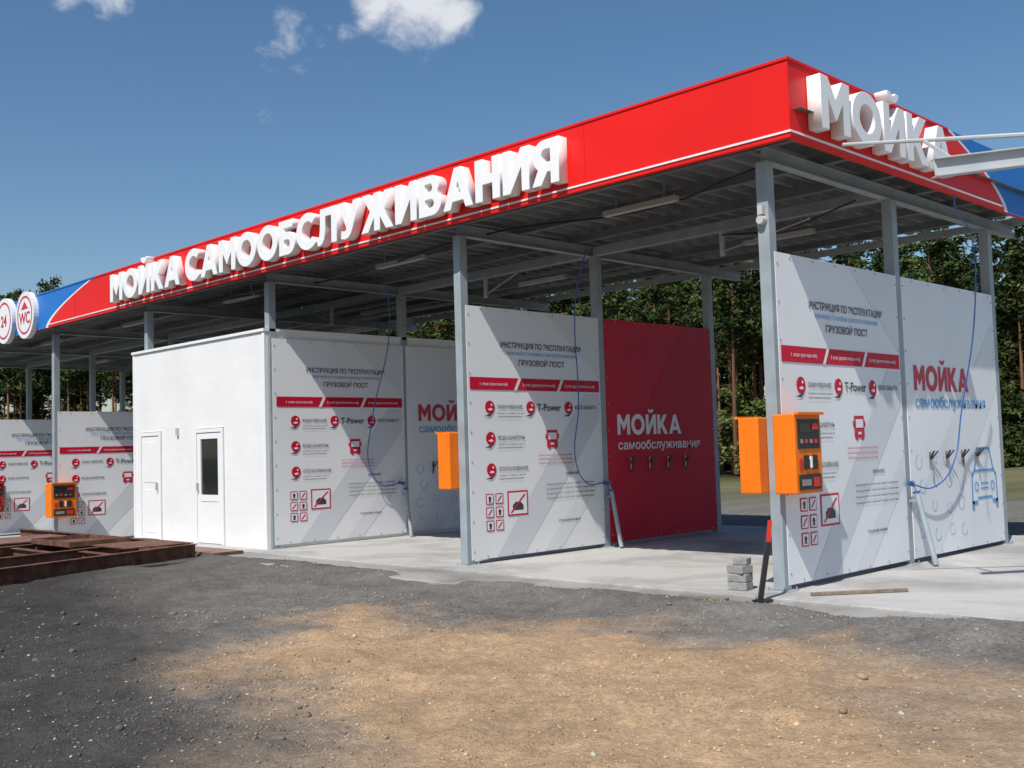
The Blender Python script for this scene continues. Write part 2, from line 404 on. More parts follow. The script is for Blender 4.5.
    if dense:
        for (a, b) in ((.52, 2.05), (.52, 1.60), (.52, 1.15)):
            T('подойдите к терминалу, внесите', a, b*k, .024, ink, .55, off=0); T('оплату и выберите программу', a, b*k-.05, .024, ink, .5, off=0)
        for i in range(3): T('Нажмите кнопку для выбора программы', 1.35, 1.42*k-.06*i, .026, ink_r, .75, off=0)
        T('ВНИМАНИЕ!', 1.95, 1.12, .045, ink, .3)
        for i in range(4): T('Не направлять струю на людей и животных', 1.5, .98-.07*i, .028, ink, 1.1, off=0)
        T('Хорошей мойки!', 1.75, .42, .036, ink, .5)
    return

def frame_bolts(g, X, y0, y1, z0, z1, side=1):
    for z in np.arange(z0+.12, z1, .42):
        for y in (y0+.04, y1-.04): g.cyl((X, y, z), (X+side*.008, y, z), .012, .012, grey_pvc, 6)
    for y in np.arange(y0+.3, y1-.1, .5):
        for z in (z0+.04, z1-.04): g.cyl((X, y, z), (X+side*.008, y, z), .012, .012, grey_pvc, 6)

def hooks(g, X, y, z):
    g.box(X, X+.012, y-.03, y+.03, z-.12, z+.07, chrome)
    g.beam((X+.02, y-.02, z-.02), (X+.09, y-.06, z+.08), .018, .018, dark)
    g.beam((X+.02, y+.02, z-.02), (X+.09, y+.06, z+.08), .018, .018, dark)
    g.beam((X+.03, y, z+.0), (X+.05, y-.05, z-.16), .02, .02, dark)

def panel_slab(g, X, y0, y1, z0, z1, m):
    g.box(X-.02, X, y0, y1, z0, z1, m)

def wall(X, H, second, dense=True, k=1, z0=0.0):
    e = empty('partition_wall')
    g = MB()
    Xs = X+.075
    panel_slab(g, Xs, 10.16, 13.03, z0+.06, H+.06, panel_w)
    m2 = panel_r if second == 'red' else panel_w
    panel_slab(g, Xs, 13.17, 16.13, z0+.06, H+.06, m2)
    g.box(X-.075, X-.055, 10.16, 13.03, z0+.06, H+.06, panel_w)
    g.box(X-.075, X-.055, 13.17, 16.13, z0+.06, H+.06, m2)
    for z in (.3, 1.9, H-.15):
        g.box(X-.054, X+.054, 10.23, 13.02, z, z+.05, steel); g.box(X-.054, X+.054, 13.18, 16.12, z, z+.05, steel)
    frame_bolts(g, Xs, 10.16, 13.03, z0+.06, H+.06)
    frame_bolts(g, Xs, 13.17, 16.13, z0+.06, H+.06)
    if second:
        for i in range(4): hooks(g, Xs, 13.75+.5*i, 1.33)
    g.obj('panels', e, bevel=0)
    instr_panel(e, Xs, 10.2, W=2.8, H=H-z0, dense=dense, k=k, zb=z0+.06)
    art2(e, Xs, second)
    return e

def art2(e, X, second):
    g = MB()
    def P(pts, m, q=.003): g.poly([(X+q, 13.2+a, .06+b) for a, b in pts], m)
    if second == 'red':
        P([(.0, .8), (0, .01), (.9, .01), (2.9, 2.6), (2.9, 3.55), (2.1, 3.58)], panel_r2)
        g.obj('print_graphics', e)
        letters('МОЙКА', '+X', (X+.007, 13.42, 1.78), .33, ink_w, e, width=1.72)
        text('самообслуживания', '+X', (X+.007, 13.42, 1.54), .15, ink_w, e, width=2.25, off=.018)
    elif second:
        P([(.0, .6), (0, .01), (.7, .01), (2.9, 2.2), (2.9, 3.2)], panel_g2)
        rr = random.Random(3)
        def ring(a, b, r, w, m=ink_b, n=20, q=.006, a0=0, a1=2*math.pi):
            for i in range(n):
                u, v = a0+(a1-a0)*i/n, a0+(a1-a0)*(i+1)/n
                P([(a+(r-w)*math.cos(u), b+(r-w)*math.sin(u)), (a+r*math.cos(u), b+r*math.sin(u)), (a+r*math.cos(v), b+r*math.sin(v)), (a+(r-w)*math.cos(v), b+(r-w)*math.sin(v))], m, q)
        for i in range(4):
            for j in range(4):
                ring(.25+.42*i+rr.uniform(-.05, .05), .3+.3*j+rr.uniform(-.05, .05), rr.uniform(.05, .10), .008, n=14, a0=rr.uniform(0, 3), a1=rr.uniform(5.5, 7.5))
        def L(a, b, w=.03):
            a = Vector(a); b = Vector(b); d = (b-a).normalized(); nn = Vector((-d.y, d.x))*w/2
            P([a-nn, b-nn, b+nn, a+nn], ink_b, .006)
        bx = 2.28
        for s in (-1, 1):
            c = [(bx+s*.22, 1.35), (bx+s*.33, 1.05), (bx+s*.42, .98), (bx+s*.44, .6)]
            for q, r in zip(c[:-1], c[1:]): L(q, r, .035)
            L((bx+s*.44, .6), (bx+s*.26, .6), .05); L((bx+s*.42, .62), (bx+s*.42, .5), .08)
            ring(bx+s*.28, .82, .07, .02, n=12, q=.008)
        L((bx-.22, 1.35), (bx+.22, 1.35), .035); L((bx-.33, 1.04), (bx+.33, 1.04), .03); L((bx-.26, .66), (bx+.26, .66), .03)
        L((bx-.14, .86), (bx+.14, .86), .02); L((bx-.14, .79), (bx+.14, .79), .02)
        g.obj('print_graphics', e)
        letters('МОЙКА', '+X', (X+.007, 13.40, 2.20), .33, ink_r, e, width=1.70)
        text('самообслуживания', '+X', (X+.007, 13.40, 1.98), .15, ink_b, e, width=2.25, off=.018)

w1 = wall(-6.2, 3.6, 'white')
w2 = wall(-11.2, 3.6, 'red')
w4 = wall(-25.6, 2.75, None, dense=False, k=.86, z0=LZ)
w5 = wall(-30.4, 2.75, None, dense=False, k=.86, z0=LZ)

# ------------------------------------------------------------------ service building
sb = empty('service_building')
g = MB()
bx0, bx1, by0, by1, bz = -21.2, -16.16, 10.0, 16.3, 3.78
def wallrect(xa, xb, z0, z1): g.box(xa, xb, by0, by0+.1, z0, z1, white_wall)
D1 = (-20.9, -20.0); D2 = (-18.62, -17.58)
for (a, b) in ((bx0, D1[0]), (D1[1], D2[0]), (D2[1], bx1)): wallrect(a, b, 0, 2.16)
wallrect(bx0, bx1, 2.16, bz)
g.box(bx0, bx0+.1, by0+.1, by1, 0, bz, white_wall); g.box(bx1-.1, bx1, by0+.1, by1, 0, bz, white_wall)
g.box(bx0+.1, bx1-.1, by1-.1, by1, 0, bz, white_wall); g.box(bx0+.1, bx1-.1, by0+.1, by1-.1, bz-.15, bz-.1, steel_l)
g.obj('walls', sb)
g = MB()
g.box(bx0-.03, bx1+.03, by0-.035, by0+.12, bz+.001, bz+.05, pvc)
g.box(bx0-.03, bx0+.12, by0+.121, by1+.03, bz+.001, bz+.05, pvc); g.box(bx1-.12, bx1+.03, by0+.121, by1+.03, bz+.001, bz+.05, pvc)
g.box(bx1-.07, bx1+.012, by0-.012, by0-.0005, 0.0, bz, pvc); g.box(bx0-.012, bx0+.07, by0-.012, by0-.0005, 0.0, bz, pvc)
g.box(bx1+.0005, bx1+.012, by0+.0, by0+.07, 0.0, bz, pvc)
g.obj('corner_trim_and_parapet', sb)
g = MB()
for (a, b, gl) in ((D1[0], D1[1], False), (D2[0], D2[1], True)):
    y = by0
    g.box(a+.0, a+.07, y-.03, y+.06, .02, 2.15, pvc); g.box(b-.07, b, y-.03, y+.06, .02, 2.15, pvc)
    g.box(a+.07, b-.07, y-.03, y+.06, 2.08, 2.15, pvc); g.box(a, b, y-.04, y+.06, -.01, .02, steel_l)
    g.box(a-.012, a-.001, y-.006, y-.0005, .02, 2.16, grey_pvc); g.box(b+.001, b+.012, y-.006, y-.0005, .02, 2.16, grey_pvc)
    c0, c1 = a+.08, b-.08
    if gl:
        g.box(c0, c0+.12, y-.015, y+.045, .03, 2.07, pvc); g.box(c1-.12, c1, y-.015, y+.045, .03, 2.07, pvc)
        g.box(c0+.12, c1-.12, y-.015, y+.045, 1.96, 2.07, pvc); g.box(c0+.12, c1-.12, y-.015, y+.045, .80, .92, pvc)
        g.box(c0+.12, c1-.12, y-.005, y+.035, .15, .80, pvc); g.box(c0+.12, c1-.12, y-.015, y+.045, .03, .15, pvc)
        g.box(c0+.12, c1-.12, y+.01, y+.03, .92, 1.96, glass)
        g.box(c0+.03, c0+.06, y-.07, y-.015, 1.0, 1.14, steel_l)
    else:
        g.box(c0, c1, y-.015, y+.045, .03, 2.07, pvc)
        g.box(c0+.1, c1-.1, y-.022, y-.0155, 1.15, 1.95, pvc); g.box(c0+.1, c1-.1, y-.022, y-.0155, .15, 1.0, pvc)
        g.box(c1-.07, c1-.04, y-.07, y-.015, 1.0, 1.14, steel_l)
g.obj('doors', sb)
g = MB()
g.box(-19.33, -19.27, by0-.05, by0-.007, 2.05, 2.2, lampm)
g.obj('wall_lamp', sb)
g = MB()
panel_slab(g, bx1+.035, 10.13, 13.05, .06, 3.66, panel_w); panel_slab(g, bx1+.035, 13.12, 16.25, .06, 3.66, panel_w)
frame_bolts(g, bx1+.035, 10.13, 13.05, .06, 3.66)
for i in range(4): hooks(g, bx1+.035, 13.75+.5*i, 1.33)
g.obj('panels', sb)
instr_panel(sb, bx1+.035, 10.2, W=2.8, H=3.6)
art2(sb, bx1+.035, 'white')

# ------------------------------------------------------------------ terminals
def terminal(x0, x1, y0, y1, z0, z1, face, mat=orange):
    e = empty('payment_terminal')
    g = MB(); g.box(x0, x1, y0, y1, z0, z1, mat); g.obj('cabinet', e, bevel=.015)
    g = MB()
    X = x1 if face > 0 else x0; s = face
    def pl(a0, a1, b0, b1, e0, e1, m):
        w = y1-y0; h = z1-z0
        ya, yb = (y0+a0*w, y0+a1*w)
        xs = sorted((X+s*e0, X+s*e1)); g.box(xs[0], xs[1], ya, yb, z0+b0*h, z0+b1*h, m)
    pl(.10, .90, .56, .93, .0005, .012, dark)
    pl(.16, .55, .76, .88, .0125, .016, glass)
    pl(.62, .84, .80, .88, .0125, .02, red_box)
    for i in range(4): pl(.16+.18*i, .24+.18*i, .63, .68, .0125, .024, (chrome, red_box, chrome, red_box)[i])
    pl(.30, .46, .30, .48, .0005, .02, dark); pl(.52, .58, .32, .46, .0005, .02, ink_w); pl(.62, .78, .30, .48, .0005, .02, dark)
    pl(.12, .24, .30, .44, .0005, .01, red_box)
    pl(.10, .90, .05, .24, .0005, .014, dark)
    pl(.16, .5, .10, .18, .0145, .02, chrome); pl(.6, .84, .08, .2, .0145, .02, red_box)
    pl(.02, .98, .985, 1.02, .0, .05, mat)
    g.obj('control_face', e, bevel=.002)
    g = MB(); g.box(min(x0, x1)+.03, max(x0, x1)-.03, y1+.0005, y1+.05, z0+.1, z1-.1, steel)
    g.obj('mount', e)
    return e
terminal(-6.09, -5.83, 9.90, 10.44, 1.04, 1.88, 1)
terminal(-6.53, -6.275, 9.92, 10.42, 1.04, 1.86, -1)
terminal(-11.53, -11.275, 9.92, 10.42, 1.06, 1.86, -1)
terminal(-25.50, -25.15, 9.85, 10.45, .33, 1.12, 1)
terminal(-30.3, -29.95, 10.0, 10.5, .33, 1.12, 1, red_box)

# ------------------------------------------------------------------ lance tubes, hoses
def lance(X, y, name='pressure_lance_holder', boom=None):
    e = empty(name); g = MB()
    g.cyl((X+.10, y+.0, .88), (X+.33, y-.08, .02), .034, .034, steel, 14)
    g.cyl((X+.095, y, .89), (X+.09, y, .92), .045, .045, blue_h, 14)
    g.beam((X+.0, y, .8), (X+.12, y, .8), .04, .03, steel)
    g.cyl((X+.09, y, .9), (X+.05, y-.01, 1.06), .014, .012, chrome, 8)
    g.beam((X+.055, y+.005, 1.0), (X+.06, y-.14, 1.03), .035, .05, blue_h)
    g.obj('tube', e, bevel=0)
    if boom:
        hose('hose', boom + [(X+.07, y-.15, 1.02)], .009, blue_h, e)
    return e
lance(-6.12, 13.1, boom=[(-5.15, 12.6, 4.45), (-5.3, 13.0, 4.35), (-5.55, 14.1, 4.1), (-5.7, 14.4, 3.2), (-5.95, 14.4, 1.9), (-6.0, 14.2, 1.25), (-6.02, 13.6, .95)])
lance(-11.12, 13.1, boom=[(-10.4, 12.0, 4.6), (-10.75, 12.1, 3.9), (-10.95, 12.3, 2.2), (-11.0, 12.25, 1.4), (-11.02, 12.5, 1.05)])
lance(-16.1, 12.95, boom=[(-15.2, 12.0, 4.6), (-15.6, 12.3, 3.7), (-15.9, 12.1, 2.2), (-16.0, 12.1, 1.35), (-16.02, 12.4, 1.0)])

def boom_arm(X, Y, ang):
    e = empty('hose_swing_boom'); g = MB()
    g.cyl((X, Y, 4.3), (X, Y, 4.66), .04, .04, steel_l, 10)
    dx, dy = math.cos(ang), math.sin(ang)
    g.cyl((X, Y, 4.36), (X+dx*2.0, Y+dy*2.0, 4.42), .02, .016, chrome, 8)
    g.cyl((X, Y, 4.60), (X+dx*1.0, Y+dy*1.0, 4.39), .008, .008, chrome, 6)
    g.obj('arm', e)
boom_arm(-8.7, 13.02, -.4); boom_arm(-13.7, 13.02, -.5); boom_arm(-18.4, 13.02, -.9)

e = empty('steel_boom_frame'); g = MB()
g.box(-2.55, -2.41, 11.6, 11.74, 0, 4.7, steel_l); g.box(-2.63, -2.33, 11.52, 11.82, 0, .012, steel_l)
g.cyl((-4.85, 9.35, 4.40), (-2.5, 11.6, 4.46), .018, .03, steel_l, 8)
for (h, zc) in ((.012, .08), (.012, -.08)):
    g.beam((-4.1, 9.62, 4.06+zc), (-2.5, 11.6, 4.36+zc), .11, .012, steel_l)
g.beam((-4.1, 9.62, 4.06), (-2.5, 11.6, 4.36), .012, .148, steel_l)
g.beam((-4.0, 9.75, 4.02+.14), (-4.3, 9.88, 4.41), .03, .03, steel_l)
g.obj('beams', e)

# ------------------------------------------------------------------ slab & paving
g = MB()
xs = [-16.1, -11.2, -6.2, -1.2, 3.8, 8.8]
for a, b in zip(xs[:-1], xs[1:]):
    g.box(a+.006, b-.006, 9.62, 13.4, -.2, 0, conc); g.box(a+.006, b-.006, 13.412, 17.6, -.2, 0, conc)
g.box(-38, -21.3, 9.0, 17.6, -.7, LZ, conc); g.box(-21.29, -16.11, 9.62, 17.6, -.7, 0, conc)
g.obj('concrete_floor', None, bevel=.008)
g = MB()
for a, b in zip(xs[:-1], xs[1:]): g.box(a+.006, b-.006, 8.75, 9.61, -.2, -.02, conc_d)
g.obj('concrete_apron', None, bevel=.02)
g = MB(); g.box(-21.2, -16.3, 9.05, 9.61, -.5, .015, primer)
g.obj('brown_paving', None)

e = empty('rusty_steel_pit_frame'); g = MB()
def chan(a, b, h=.2, z=.06):
    a = Vector(a); b = Vector(b)
    g.beam((a.x, a.y, z+h/2), (b.x, b.y, z+h/2), .12, .014, rust); g.beam((a.x, a.y, z-h/2), (b.x, b.y, z-h/2), .12, .014, rust)
    g.beam((a.x, a.y, z), (b.x, b.y, z), .014, h-.016, rust)
chan((-16.7, 8.93), (-15.1, 4.0), .22, .05); chan((-16.85, 8.93), (-24.5, 8.93), .2, .07)
chan((-18.5, 8.8), (-17.2, 4.0), .2, .02); chan((-20.4, 8.8), (-19.6, 4.0), .2, .02); chan((-22.6, 8.8), (-22.2, 4.0), .2, .02)
chan((-16.4, 7.6), (-18.1, 7.6), .18, .0); chan((-18.3, 7.2), (-20.1, 7.2), .18, .0)
g.box(-18.1, -16.75, 7.75, 8.78, .172, .186, rust)
g.box(-22.3, -20.6, 5.5, 8.7, .135, .15, primer)
Mx = Matrix.Translation((-19.35, 8.1, .14))
g.box(-.85, .85, -.55, .55, .0, .02, rust, Mx)
for yy in (-.55, .52): g.box(-.85, .85, yy, yy+.03, .021, .09, rust, Mx)
for xx in (-.85, .82): g.box(xx, xx+.03, -.519, .519, .021, .09, rust, Mx)
for xx in (-.8, .74): g.box(xx, xx+.06, -.5, .5, -.1, -.001, rust, Mx)
g.obj('channels', e)
g = MB(); g.box(-24.4, -16.0, 4.2, 8.85, -.2, -.05, soil); g.obj('dark_pit_fill', e)

# ------------------------------------------------------------------ small things
e = empty('concrete_block_stack'); g = MB(); r = random.Random(2)
for k in range(3):
    Mx = Matrix.Translation((-6.62, 9.98, .045+k*.09)) @ Matrix.Rotation(r.uniform(-.15, .15), 4, 'Z')
    g.box(-.11, .11, -.09, .09, -.043, .043, block_m, Mx)
Mx = Matrix.Translation((-6.60, 10.0, .045+.27)) @ Matrix.Rotation(.2, 4, 'Z'); g.box(-.08, .08, -.07, .07, -.043, .03, block_m, Mx)
g.obj('blocks', e, bevel=.008)
e = empty('marker_pole'); g = MB()
g.beam((-6.02, 9.42, .0), (-5.95, 9.50, .58), .04, .05, dark); g.beam((-5.95, 9.501, .582), (-5.93, 9.52, .80), .035, .04, red_box)
g.box(-6.07, -5.92, 9.35, 9.5, -.02, .008, dark)
g.obj('pole', e)
g = MB(); g.beam((-5.75, 9.95, .02), (-5.1, 10.75, .02), .05, .035, wood); g.obj('wood_plank', None, bevel=.005)
g = MB(); g.beam((-6.9, 9.25, -.005), (-6.35, 9.33, -.005), .08, .025, wood); g.obj('wood_plank', None, bevel=.005)

# ------------------------------------------------------------------ ground
def axis(dense0, dense1, step, lo, hi):
    a = list(np.arange(dense0, dense1+1e-6, step)); s = step; q = a[0]; left = []
    while q > lo: s *= 1.18; q -= s; left.append(q)
    s = step; q = a[-1]; right = []
    while q < hi: s *= 1.18; q += s; right.append(q)
    return np.array(left[::-1]+a+right)
gx = axis(-16, 2.0, .04, -2500, 2500); gy = axis(1.5, 9.6, .04, -2500, 2500)
nx, ny = len(gx), len(gy)
XX, YY = np.meshgrid(gx, gy, indexing='ij')
def vnoise(X, Y, s, seed):
    r = np.random.default_rng(seed); T = r.random((256, 256))
    u = X*s+1000.37; v = Y*s+1000.71
    i = np.floor(u).astype(int); j = np.floor(v).astype(int); fu = u-i; fv = v-j
    fu = fu*fu*(3-2*fu); fv = fv*fv*(3-2*fv)
    a = T[i % 256, j % 256]; b = T[(i+1) % 256, j % 256]; c = T[i % 256, (j+1) % 256]; d = T[(i+1) % 256, (j+1) % 256]
    return (a*(1-fu)+b*fu)*(1-fv)+(c*(1-fu)+d*fu)*fv
def fbm(X, Y, s, seed, o=4, g=.5):
    t = 0; am = 1; n = 0
    for k in range(o): t = t+am*vnoise(X, Y, s*2**k, seed+k); n += am; am *= g
    return t/n
def height(X, Y):
    near = np.exp(-((X+7)/14)**2)*np.exp(-((Y-5)/6)**2)
    h = -.07 + near*(.14*(fbm(X, Y, .45, 1)-.5) + .09*(fbm(X, Y, 2.2, 9, 3)-.5) + .04*(fbm(X, Y, 9, 20, 2)-.5))
    edge = 8.80 + .6*(fbm(X, Y*0, .5, 33)-.35)
    lip = np.exp(-((Y-edge)/.40)**2)*(.03+.10*fbm(X, Y, 1.3, 41))*((X > -17) & (X < 9))
    h = h+lip*1.0
    h = h + .12*np.exp(-((X+3.7)/.9)**2-((Y-8.6)/.4)**2)
    dr = np.clip((-20.5-X)/2.0, 0, 1)*np.clip((Y-7.0)/2, 0, 1); h = h-.34*dr*dr*(3-2*dr)
    h = np.where((X > -24.3) & (X < -16.2) & (Y > 4.4) & (Y < 9.0), -.15, h)
    slab = (Y > 9.35) & (Y < 17.7) & (X > -38.5) & (X < 9.2)
    h = np.where(slab, -.65*(X < -20.5)-.15, h)
    return h
ZZ = height(XX, YY)
verts = np.stack([XX.ravel(), YY.ravel(), ZZ.ravel()], 1)
ii, jj = np.meshgrid(np.arange(nx-1), np.arange(ny-1), indexing='ij')
a = (ii*ny+jj).ravel(); faces = np.stack([a, a+ny, a+ny+1, a+1], 1)
me = D.meshes.new('ground'); me.vertices.add(len(verts)); me.vertices.foreach_set('co', verts.ravel())
me.loops.add(faces.size); me.loops.foreach_set('vertex_index', faces.ravel().astype(np.int32))
me.polygons.add(len(faces)); me.polygons.foreach_set('loop_start', np.arange(0, faces.size, 4, dtype=np.int32))
me.polygons.foreach_set('loop_total', np.full(len(faces), 4, dtype=np.int32))
me.polygons.foreach_set('use_smooth', np.ones(len(faces), dtype=bool))
me.update(calc_edges=True); me.validate()
def sandmask(X, Y):
    n = fbm(X, Y, .8, 50, 5, .6)
    d = np.sqrt(((X+5.6)/3.9)**2+((Y-5.9)/2.4)**2)
    m = np.clip((1.0-d)*2.6 + (n-.5)*3.0+.1, 0, 1)
    br = np.clip((X+6.8)/2.5, 0, 1)*np.clip((8.1-Y)/.8, 0, 1)*.8
    return np.clip(np.maximum(m, br*(.45+1.0*n)), 0, 1)
def groundcol(X, Y):
    s = sandmask(X, Y)[..., None]
    n = fbm(X, Y, 1.5, 70, 5, .6)[..., None]; n2 = fbm(X, Y, .3, 80, 3)[..., None]
    n3 = fbm(X, Y, 5, 110, 4, .6)[..., None]
    grey = np.array([.165, .155, .142])*(.45+.6*n+.5*n3)
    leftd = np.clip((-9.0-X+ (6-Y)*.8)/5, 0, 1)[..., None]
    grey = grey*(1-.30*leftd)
    lens_dk = (np.clip((3.9-Y+(-5.5-X)*.35)/1.2+(n[..., 0]-.5)*1.5, 0, 1)*(X < -3.5))[..., None]  # stands in for dark lens blur at lower left, painted into ground colour
    grey = grey*(1-.6*lens_dk); s = s*(1-lens_dk)
    sand = np.array([.40, .275, .168])*(.55+.5*n+.4*n3)
    c = grey*(1-s)+sand*s
    r = np.hypot(X, Y)[..., None]
    g = np.clip((r-30)/8+(n2-.5)*3, 0, 1)
    grass = np.array([.07, .09, .03])*(.6+.8*n)
    dry = np.array([.20, .17, .10])*(.7+.6*n)
    gr = grass*n2+dry*(1-n2)
    wd = np.clip((r-56)/6, 0, 1)
    gr = gr*(1-wd)+np.array([.045, .042, .02])*wd
    return c*(1-g)+gr*g
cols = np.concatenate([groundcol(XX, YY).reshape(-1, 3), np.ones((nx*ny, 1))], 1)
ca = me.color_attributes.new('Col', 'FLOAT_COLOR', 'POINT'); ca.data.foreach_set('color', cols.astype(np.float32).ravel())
def attr_mat(name, rough, nscale, lo, hi, bump, bs):
    mat = D.materials.new(name); n, l, b = nodes_of(mat)
    at = n.new('ShaderNodeVertexColor'); at.layer_name = 'Col'
    tc = n.new('ShaderNodeTexCoord'); nz = n.new('ShaderNodeTexNoise'); nz.inputs['Scale'].default_value = nscale; nz.inputs['Detail'].default_value = 6; nz.inputs['Roughness'].default_value = .8
    l.new(tc.outputs['Object'], nz.inputs['Vector'])
    r = n.new('ShaderNodeMapRange'); r.inputs['From Min'].default_value = .3; r.inputs['From Max'].default_value = .7
    r.inputs['To Min'].default_value = lo; r.inputs['To Max'].default_value = hi
    l.new(nz.outputs['Fac'], r.inputs['Value'])
    mx = n.new('ShaderNodeVectorMath'); mx.operation = 'SCALE'
    l.new(at.outputs['Color'], mx.inputs[0]); l.new(r.outputs['Result'], mx.inputs['Scale'])
    l.new(mx.outputs['Vector'], b.inputs['Base Color'])
    b.inputs['Roughness'].default_value = rough; b.inputs['Specular IOR Level'].default_value = .15
    if bump:
        vo = n.new('ShaderNodeTexVoronoi'); vo.inputs['Scale'].default_value = bs
        l.new(tc.outputs['Object'], vo.inputs['Vector'])
        ad = n.new('ShaderNodeMath'); ad.operation = 'MULTIPLY_ADD'; ad.inputs[1].default_value = .6
        l.new(vo.outputs['Distance'], ad.inputs[0]); l.new(nz.outputs['Fac'], ad.inputs[2])
        bp = n.new('ShaderNodeBump'); bp.inputs['Strength'].default_value = bump; bp.inputs['Distance'].default_value = .02
        l.new(ad.outputs['Value'], bp.inputs['Height']); l.new(bp.outputs['Normal'], b.inputs['Normal'])
    return mat
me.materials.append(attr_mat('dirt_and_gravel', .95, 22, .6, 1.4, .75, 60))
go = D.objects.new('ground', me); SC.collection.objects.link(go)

import bmesh
bm = bmesh.new(); bmesh.ops.create_icosphere(bm, subdivisions=1, radius=1); bv = np.array([v.co[:] for v in bm.verts]); bf = np.array([[v.index for v in f.verts] for f in bm.faces]); bm.free()
N = 42000
px = rng.uniform(-15, 2.5, N*3); py = rng.uniform(1.8, 9.3, N*3)
keep = rng.random(N*3) < np.clip(.12+1.5*(fbm(px, py, .7, 90, 4)-.3), .03, 1)*np.clip(1.4-np.hypot(px, py)/14, .12, 1)*(1-.45*sandmask(px, py))
px, py = px[keep][:N], py[keep][:N]; n = len(px)
size = .004+.010*rng.random(n)**3; big = rng.random(n) < .018; size = np.where(big, size*rng.uniform(1.8, 3.4, n), size)
pz = height(px, py)+size*.2
V = bv[None]*(1+.35*(rng.random((n, len(bv), 1))-.5))
sc = size[:, None]*np.stack([rng.uniform(.8, 1.5, n), rng.uniform(.7, 1.1, n), rng.uniform(.5, .8, n)], 1)
V = V*sc[:, None, :]
an = rng.random(n)*6.28; ca_, sa_ = np.cos(an)[:, None], np.sin(an)[:, None]
V = np.stack([V[..., 0]*ca_-V[..., 1]*sa_+px[:, None], V[..., 0]*sa_+V[..., 1]*ca_+py[:, None], V[..., 2]+pz[:, None]], -1)
Fc = (bf[None]+(np.arange(n)*len(bv))[:, None, None]).reshape(-1, 3)
pm = D.meshes.new('gravel'); pm.vertices.add(n*len(bv)); pm.vertices.foreach_set('co', V.astype(np.float32).ravel())
pm.loops.add(Fc.size); pm.loops.foreach_set('vertex_index', Fc.ravel().astype(np.int32)); pm.polygons.add(len(Fc))
pm.polygons.foreach_set('loop_start', np.arange(0, Fc.size, 3, dtype=np.int32)); pm.polygons.foreach_set('loop_total', np.full(len(Fc), 3, dtype=np.int32))
pm.update(calc_edges=True)
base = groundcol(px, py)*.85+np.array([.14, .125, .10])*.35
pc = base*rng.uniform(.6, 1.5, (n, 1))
light = rng.random(n) < .06; pc[light] = np.array([.44, .41, .35])
pc = np.repeat(np.concatenate([pc, np.ones((n, 1))], 1)[:, None], len(bv), 1)
cc = pm.color_attributes.new('Col', 'FLOAT_COLOR', 'POINT'); cc.data.foreach_set('color', pc.astype(np.float32).ravel())
pm.materials.append(attr_mat('stone', .9, 30, .8, 1.2, 0, 1))
pb = D.objects.new('gravel', pm); SC.collection.objects.link(pb)

# ------------------------------------------------------------------ forest
def flat(name, col, rough=.8):
    mat = D.materials.new(name); n, l, b = nodes_of(mat)
    oi = n.new('ShaderNodeObjectInfo'); r = n.new('ShaderNodeMapRange'); r.inputs['To Min'].default_value = .7; r.inputs['To Max'].default_value = 1.3
    l.new(oi.outputs['Random'], r.inputs['Value'])
    s = n.new('ShaderNodeVectorMath'); s.operation = 'SCALE'; s.inputs[0].default_value = col; l.new(r.outputs['Result'], s.inputs['Scale'])
    l.new(s.outputs['Vector'], b.inputs['Base Color']); b.inputs['Roughness'].default_value = rough; b.inputs['Specular IOR Level'].default_value = .1
    return mat
bark = flat('pine_bark', (.21, .115, .07), .9)
nd = [flat('needles_dark', (.026, .044, .016)), flat('needles_mid', (.055, .082, .026)), flat('needles_light', (.105, .130, .042))]
lv = [flat('leaves_dark', (.030, .050, .014)), flat('leaves_mid', (.065, .092, .024)), flat('leaves_light', (.125, .145, .045))]
